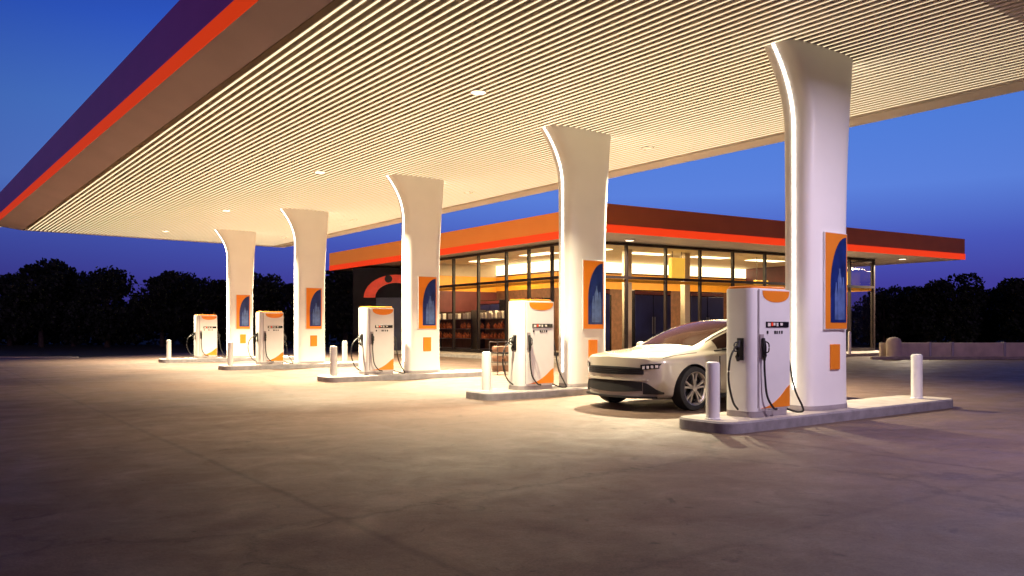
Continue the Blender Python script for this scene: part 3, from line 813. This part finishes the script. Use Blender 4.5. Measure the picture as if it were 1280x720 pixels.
tsR = [along(px, G0, DB) for px in (725, 783, 832, 875, 916, 956, 994, 1030, 1062, 1092)]
tsL = [along(px, G0, A) for px in (690, 661, 633, 598, 567, 540, 520)]
facade(G0, DB, NR, tsR, 1)
facade(G0, A, Vector((-B.x, -B.y, 0)), [0.0] + tsL, 0)
facade(GR, A, DB, [0.05, 2.1, 4.2], 2)
# soffit lamps, small; all but the first added to brighten pavement and wall
def shoplamp(px, t, lb):
    v = G0 + DB * t + NR * 1.0
    r = empty('soffit_lamp', (v.x, v.y, 4.99)); tag(r, lb, 'ceiling light', 'lamps under the shop roof')
    bm = nb(); lathe(bm, [(.22, .0), (.22, -.06), (.18, -.07)], 20); link('housing', bm, 'white', r, True)
    bm = nb(); lathe(bm, [(.17, -.071), (.16, -.078), (.01, -.08)], 20); link('diffuser', bm, 'lamp', r, True)
    l = bpy.data.lights.new('soffit_light', 'AREA'); l.shape = 'DISK'; l.size = .2; l.energy = 260 if px == 0 else px; l.color = (1, .82, .58); l.spread = math.radians(160)
    o = bpy.data.objects.new('soffit_light', l); COL.objects.link(o); o.location = (v.x, v.y, 4.89)
shoplamp(0, along(787, G0 + NR * 1.0, DB), 'small lit lamp under the shop roof overhang, right of the second nearest column')
shoplamp(0, along(1022, G0 + NR * 1.0, DB), 'added lamp under the shop roof overhang, behind the nearest column')
shoplamp(800, along(1128, G0 + NR * 1.0, DB), 'added lamp under the right tip of the shop roof, past the last glass pane')
# interior ceiling panels
k = 0
cl_lab = 'lit panel in the shop ceiling'
def inlamp(p, e=90, sx=2.2, sy=.8):
    l = bpy.data.lights.new('shop_lamp', 'AREA'); l.shape = 'RECTANGLE'; l.size = sx; l.size_y = sy; l.energy = e; l.color = (1, .74, .38)
    o = bpy.data.objects.new('shop_lamp', l); COL.objects.link(o); o.location = (p.x, p.y, 4.86); o.rotation_euler.z = math.atan2(DB.y, DB.x)
for t, s_ in ((2.5, 2.6), (6.5, 3.2), (10.5, 3.2), (14.5, 3.2)):
    p = G0 + DB * t + A * s_
    bm = nb(); d = DB * 1.1; e = A * .35
    rings(bm, [[SW((v.x, v.y, z)) for v in (p - d - e, p + d - e, p + d + e, p - d + e)] for z in (4.90, 4.925)]); link('ceiling_panel', bm, 'panel', shop)
    inlamp(p, 460)
for t in (6.0, 10.5):
    p = G0 + A * t + DB * 2.4
    bm = nb(); d = DB * .35; e = A * 1.1
    rings(bm, [[SW((v.x, v.y, z)) for v in (p - d - e, p + d - e, p + d + e, p - d + e)] for z in (4.90, 4.925)]); link('ceiling_panel', bm, 'panel', shop)
    inlamp(p, 400)
# pavement round the shop
pv = [G0 - B * 2.2 - A * 1.6 + NR * 1.6, GR + NR * 2.4 + DB * 1.0, GR + DB * 1.2 + A * 10, GL + DB * 10, GL - B * 2.0]
bm = nb(); prism(bm, [(v.x, v.y) for v in pv], .0, .14); struct(link('shop_pavement', bm, 'kerb'))

RZB = math.atan2(DB.y, DB.x)
# fridges (navy), a counter, gondolas
def fridge(loc, rz, lb, w=1.9, h=2.75, m='navy'):
    r = empty('drinks_fridge', loc, rz); tag(r, lb, 'fridge', 'dark fridges in the shop')
    bm = nb(); box(bm, -w / 2, w / 2, -.35, .35, 0, h, .02); link('cabinet', bm, 'gloss', r)
    for s in (-1, 1):
        dd = link('door', B1(min(s * .03, s * (w / 2 - .04)), max(s * .03, s * (w / 2 - .04)), -.385, -.351, .15, h - .25, .008), m, r)
        link('handle', B1(s * .07 - .012, s * .07 + .012, -.43, -.386, .9, 1.7, .004), 'steel', dd)
    bm = nb(); box(bm, -w / 2 + .04, w / 2 - .04, -.372, -.352, h - .21, h - .05, .004); link('header', bm, 'maroon', r)
    return r
for t, lb, m in ((2.4, 'dark navy fridge seen through the shop glass just right of the second nearest column', 'navy'),
              (6.0, 'dark fridge behind the glass right of the yellow hanging sign', 'navy'),
              (9.4, 'dark fridge inside the shop above the parked car\'s roof', 'navy'),
              (13.0, 'dark fridge deep in the shop behind the nearest pump', 'maroon'),
              (16.2, 'dark fridge at the right end of the shop beside the nearest column', 'navy')):
    p = G0 + DB * t + A * 2.6; fridge((p.x, p.y, .16), RZB, lb, 2.2, 2.95, m)
for t, lb in ((3.4, 'dark fridge behind the shop glass left of the second nearest column'), (7.6, 'dark cabinet standing in the shop behind the goods shelf'), (11.2, 'dark fridge at the left end of the shop, right of the middle column')):
    p = G0 + A * t + DB * 3.4; fridge((p.x, p.y, .16), TH - PI / 2, lb, 1.9, 2.7, 'navy')
for t, lb in ((.9, 'cream pillar inside the shop at its front corner'), (4.2, 'cream pillar in the shop below the yellow hanging sign'), (7.7, 'cream pillar in the shop between two dark fridges behind the car roof')):
    p = G0 + DB * t + A * 2.0
    bm = nb(); box(bm, -.16, .16, -.16, .16, 0, 4.76, .01); o = link('shop_pillar', bm, 'cream', loc=(p.x, p.y, .16), rz=RZB); tag(o, lb, 'pillar', 'pillars in the shop')
# hanging yellow signs
for px, t_in, z0, z1, wd, lb in ((846, 1.6, 3.62, 4.62, .80, 'large lit yellow sign hanging inside the shop glass above the parked car'),
                         (951, 1.8, 3.1, 3.75, .8, 'small lit yellow sign in the shop just above the nearest pump'),
                         (1057, 1.2, 3.5, 4.35, .5, 'lit yellow lantern box at the right end of the shop beside the nearest column')):
    base = G0 + A * t_in; p = base + DB * along(px, base, DB)
    r = empty('hanging_sign', (p.x, p.y, z0), RZB); tag(r, lb, 'sign', 'yellow signs hanging in the shop')
    link('sign_box', B1(-wd / 2, wd / 2, -.12, .12, 0, z1 - z0, .02), 'yellow', r)
    bm = nb()
    for s in (-1, 1): box(bm, s * wd * .35 - .01, s * wd * .35 + .01, -.01, .01, z1 - z0 + .001, 4.92 - z0)
    link('hanger', bm, 'darkframe', r)
# goods shelf behind the left-hand glass
def shelf(c, rz, L_, lb, cols):
    r = empty('goods_shelf', c, rz); tag(r, lb, 'shelf', 'shelves with goods behind the glass')
    bm = nb()
    box(bm, -L_ / 2, L_ / 2, .30, .34, 0, 2.05)
    link('back_panel', bm, 'brown', r)
    for z in (.12, .62, 1.12, 1.62): link('shelf_board', B1(-L_ / 2, L_ / 2, -.14, .30, z, z + .03, .004), 'steel', r)
    for s in (-1, 1): link('side_panel', B1(min(s * L_ / 2, s * (L_ / 2 + .04)), max(s * L_ / 2, s * (L_ / 2 + .04)), -.16, .34, 0, 2.08, .006), 'darkframe', r)
    return r
bmw = nb(); box(bmw, -.10, .10, -.10, .10, 0, .34, .02); packA = link('white_pack', bmw, 'pack_w')
bmo = nb(); lathe(bmo, [(.085, 0), (.09, .02), (.09, .20), (.05, .26), (.035, .32), (.001, .33)], 10); packB = link('orange_bottle', bmo, 'pack_o', smooth=True)
firstA, firstB = True, True
for si, (t0, t1, lb) in enumerate(((5.0, 8.8, 'open goods shelf behind the shop glass left of the second pump'), (9.2, 13.0, 'open goods shelf behind the shop glass right of the middle column'))):
    tm = (t0 + t1) / 2; L_ = t1 - t0 - .2
    c = G0 + A * tm + DB * .9; c.z = .16
    rz = TH - PI / 2
    shelf(c, rz, L_, lb, 0)
    R_ = Matrix.Rotation(rz, 4, 'Z')
    where = ['nearer', 'farther'][si]
    for z in (.65, 1.15, 1.65):
        n = int(L_ / .29)
        for k in range(n):
            x = -L_ / 2 + .16 + k * .29 + random.uniform(-.02, .02)
            if random.random() < .08: continue
            v = c + R_ @ Vector((x, .02 + random.uniform(-.03, .03), 0)); v.z = .16 + z + .001
            if z > 1.5:
                if firstA: o = packA; firstA = False
                else: o = copy_tree(packA)
                o.scale = (1, 1, random.uniform(.8, 1.15)); o.rotation_euler.z = rz + random.uniform(-.15, .15)
                tag(o, 'white pack in the top row of the %s goods shelf in the shop' % where, 'pack', 'white packs on the %s shelf' % where)
            else:
                if firstB: o = packB; firstB = False
                else: o = copy_tree(packB)
                o.scale = (1, 1, random.uniform(.8, 1.1))
                tag(o, 'orange bottle in the %s row of the %s goods shelf in the shop' % ('middle' if z > 1 else 'bottom', where), 'bottle', 'orange bottles in the %s row of the %s shelf' % ('middle' if z > 1 else 'bottom', where))
            o.location = v
# service counter along the right-hand glass
p = G0 + DB * 11.5 + A * 1.1
r = empty('shop_counter', (p.x, p.y, .16), RZB); tag(r, 'low brown counter inside the shop behind the nearest pump', 'counter')
link('front_board', B1(-3, 3, -.3, .3, 0, 1.0, .01), 'brown', r); link('worktop', B1(-3.05, 3.05, -.36, .36, 1.001, 1.05, .008), 'cream', r)

# ------------------------------------------------------------------ dark side hall with the red arch
hx0 = Vector(((441 - 640) / F * 47, 47, 0)); hx1 = Vector(((556 - 640) / F * 47, 47, 0))
hall = empty('wash_hall', (0, 47, 0)); hall.location = ((hx0.x + hx1.x) / 2, 47, 0)
tag(hall, 'dark unlit wash hall behind the columns with a glowing red arch', 'building')
hw_ = (hx1.x - hx0.x) / 2
link('wall', B1(-hw_, hw_, 0, 5, 0, 4.85, .02), 'matteblack', hall)
bm = nb(); rs = []
cxa = (495 - 640) / F * 47 - hall.location.x; cza = HC + (411 - 372) / F * 47
for i in range(19):
    t = PI - PI * i / 18
    rs.append([(cxa + r_ * 1.15 * math.cos(t), y_, cza + (r_ * .82) * math.sin(t)) for r_, y_ in ((1.05, -.002), (1.05, -.10), (1.62, -.10), (1.62, -.002))])
rings(bm, rs); ar_ = link('arch_band', bm, 'redglow', hall)
bm = nb(); lathe(bm, [(.22, -.14), (.22, -.101)], 20, 'y', (cxa - .42, 0, cza + 1.08)); link('arch_emblem', bm, 'black', ar_)
link('gate', B1(cxa - 1.15, cxa + 1.15, -.05, -.002, 0, cza, .01), 'navy', hall)

# ------------------------------------------------------------------ low wall on the right
wl = empty('low_wall', (16.0, 34.9, 0)); tag(wl, 'low pale panelled wall running right from the shop front', 'wall')
x0 = 0; 
for px0, px1 in ((1100, 1160), (1163, 1188), (1191, 1253), (1256, 1330), (1334, 1440)):
    xa, xb = [(px - 640) / F * 34.9 - 16 for px in (px0, px1)]
    link('panel', B1(xa, xb, -.09, .09, .02, .70, .012), 'rail', wl)
for px in (1161.5, 1189.5, 1254.5, 1332):
    xa = (px - 640) / F * 34.9 - 16
    link('joint_post', B1(xa - .045, xa + .045, -.11, .11, .0, .725, .008), 'steel', wl)
bm = nb(); xa = (1115 - 640) / F * 34.6
lathe(bm, [(.30, 0), (.30, .75), (.26, .86), (.15, .93), (.001, .95)], 24); o = link('gate_pillar', bm, 'rail', smooth=True, loc=(xa, 34.45, .0)); tag(o, 'stubby pale round-topped pillar at the left end of the low wall', 'pillar')
bm = nb(); lathe(bm, [(.07, 0), (.07, .98), (.05, 1.03), (.001, 1.04)], 16); o = link('thin_post', bm, 'white', smooth=True, loc=((1062 - 640) / F * 37.2, 37.2, .14)); tag(o, 'thin white post on the shop pavement right of the nearest column', 'post')
struct(link('right_kerb', B1(15.2, 60, 34.1, 34.3, 0, .13, .02), 'kerb'))

# wire rack near the middle island's right end
a = isl_a[2]; p = P(a, b_of(627, a), 0)
r = empty('wire_rack', (p.x, p.y, .004), TH); tag(r, 'small wire rack of brown sacks standing left of the second pump', 'rack')
bm = nb()
for x in (-.28, .28):
    for y in (-.2, .2): tube(bm, [(x, y, 0), (x, y, .95)], .012, 6)
for z in (.08, .35, .62, .93):
    tube(bm, [(-.28, -.2, z), (.28, -.2, z)], .008, 6); tube(bm, [(-.28, .2, z), (.28, .2, z)], .008, 6)
    tube(bm, [(-.28, -.2, z), (-.28, .2, z)], .008, 6); tube(bm, [(.28, -.2, z), (.28, .2, z)], .008, 6)
link('frame', bm, 'darkframe', r)
first = None
for k, z in enumerate((.09, .36, .63)):
    for x in (-.13, .13):
        if first is None:
            bm = nb(); box(bm, -.11, .11, -.15, .15, 0, .17, .045); first = o = link('brown_sack', bm, 'brown', smooth=True)
        else: o = first.copy(); COL.objects.link(o)
        v = p + Matrix.Rotation(TH, 4, 'Z') @ Vector((x, 0, 0)); o.location = (v.x, v.y, z + .01); o.rotation_euler.z = TH
        tag(o, '%s brown sack on the %s level of the small wire rack' % ('left' if x < 0 else 'right', ['bottom', 'middle', 'top'][k]), 'sack', 'sacks on the wire rack')

# ------------------------------------------------------------------ trees
def make_tree(seed, h, w_, nl=7500):
    rnd = random.Random(seed)
    root = empty('broadleaf_tree', (0, 0, 0))
    bm = nb(); th = h * .35
    tube(bm, [(0, 0, -.1), (.05, 0, th * .5), (.0, .06, th), (.1, .1, h * .75)], [.24, .17, .13, .04], 9)
    lumps = []
    for k in range(24):
        t = rnd.uniform(0, 2 * PI); zz = rnd.uniform(.20, .90) * h
        rr = w_ * .5 * math.sqrt(max(.05, 1 - ((zz / h - .5) / .52) ** 2)) * rnd.uniform(.35, .82)
        c = Vector((rr * math.cos(t), rr * math.sin(t), zz)); lumps.append((c, rnd.uniform(.15, .26) * w_))
        if k < 10: tube(bm, [(0, 0, th * rnd.uniform(.7, 1.3)), tuple(c * .55 + Vector((0, 0, th * .4))), tuple(c)], [.07, .045, .015], 6)
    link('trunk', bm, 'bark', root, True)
    bm = nb()
    for k in range(nl):
        c, r = lumps[rnd.randrange(len(lumps))]
        v = Vector((rnd.gauss(0, 1), rnd.gauss(0, 1), rnd.gauss(0, 1))).normalized() * r * rnd.uniform(.45, 1.08) ** .8
        v.z *= .8; p = c + v; s = rnd.uniform(.10, .24)
        n_ = Vector((rnd.gauss(0, 1), rnd.gauss(0, 1), rnd.gauss(0, 1))).normalized(); u = n_.orthogonal().normalized(); q = n_.cross(u)
        bm.faces.new([bm.verts.new(p + u * s * x + q * s * .6 * y) for x, y in ((-1, 0), (0, -1), (1, 0), (0, 1))])
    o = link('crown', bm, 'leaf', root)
    return root
protos = [make_tree(1, 6.6, 6.0), make_tree(5, 6.2, 5.4), make_tree(9, 6.4, 5.2)]
tl = [ # px, top row, Y
 (-40, 345, 60), (12, 340, 62), (52, 322, 58), (92, 333, 60), (134, 333, 57), (203, 338, 58), (232, 340, 63), (262, 347, 60), (292, 343, 66), (330, 342, 60), (352, 352, 66),
 (432, 330, 62), (462, 322, 64), (484, 330, 70), (408, 350, 68),
 (1105, 356, 60), (1130, 352, 64), (1160, 352, 58), (1192, 338, 57), (1228, 356, 62), (1262, 352, 60), (1290, 334, 56), (1330, 340, 60), (1380, 350, 62), (-95, 340, 64)]
desc = {0: 'off the left edge'}
left_l = ['at the far left edge', 'beside the left frame edge', 'tallest of the left tree line', 'right of the tallest left one', 'broad one in the left tree line', 'rounded one left of the farthest pump', 'just left of the farthest pump', 'directly behind the farthest pump', 'behind the farthest column', 'between the two farthest columns', 'behind the second farthest pump', 'right of the second farthest column', 'behind the third pump from the far end', 'behind the middle column', 'just behind the second farthest column', 'left of the low wall behind the shop corner', 'right of the shop\'s right corner', 'left neighbour of the tallest tree on the right', 'tallest rounded one beyond the low wall', 'low one in the dip right of the tallest', 'before the right frame edge', 'tall one at the right frame edge', 'past the right frame edge', 'farthest right past the frame', 'farthest left past the frame']
used = [False] * 3
for k, (px, top, Y) in enumerate(tl):
    i = k % 3; o = protos[i] if not used[i] else copy_tree(protos[i]); used[i] = True
    h = HC + (411 - top) / F * Y; hp = (6.6, 6.2, 6.4)[i]
    o.location = ((px - 640) / F * Y, Y, 0); s = h / hp * (.98 if k < 15 else .93)
    o.scale = (s * .93, s, s); o.rotation_euler.z = k * 1.9
    tag(o, 'dark broadleaf tree, ' + left_l[k], 'tree', 'dark trees behind the station')
# hedge mass below the crowns
rnd = random.Random(3); bm = nb()
for k in range(26000):
    x = rnd.uniform(-62, 66); y = 66 + rnd.uniform(-2, 4)
    hh = 3.0 + .8 * math.sin(x * .35) + .5 * math.sin(x * .9 + 1)
    z = hh * rnd.random() ** .8; s = rnd.uniform(.14, .34)
    n_ = Vector((rnd.gauss(0, 1), rnd.gauss(0, 1), rnd.gauss(0, 1))).normalized(); u = n_.orthogonal().normalized(); q = n_.cross(u); p = Vector((x, y, z))
    bm.faces.new([bm.verts.new(p + u * s * a_ + q * s * .7 * b_) for a_, b_ in ((-1, 0), (0, -1), (1, 0), (0, 1))])
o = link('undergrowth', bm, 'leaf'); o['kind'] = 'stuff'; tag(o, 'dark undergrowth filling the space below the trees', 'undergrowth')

# ------------------------------------------------------------------ render settings
S.view_settings.view_transform = 'Standard'; S.view_settings.look = 'None'; S.view_settings.gamma = 1; S.view_settings.exposure = 0
S.render.engine = 'CYCLES'
S.cycles.max_bounces = 8; S.cycles.diffuse_bounces = 4; S.cycles.glossy_bounces = 3; S.cycles.transparent_max_bounces = 12
S.cycles.use_denoising = True; S.cycles.sample_clamp_indirect = 6; S.cycles.caustics_reflective = False; S.cycles.caustics_refractive = False
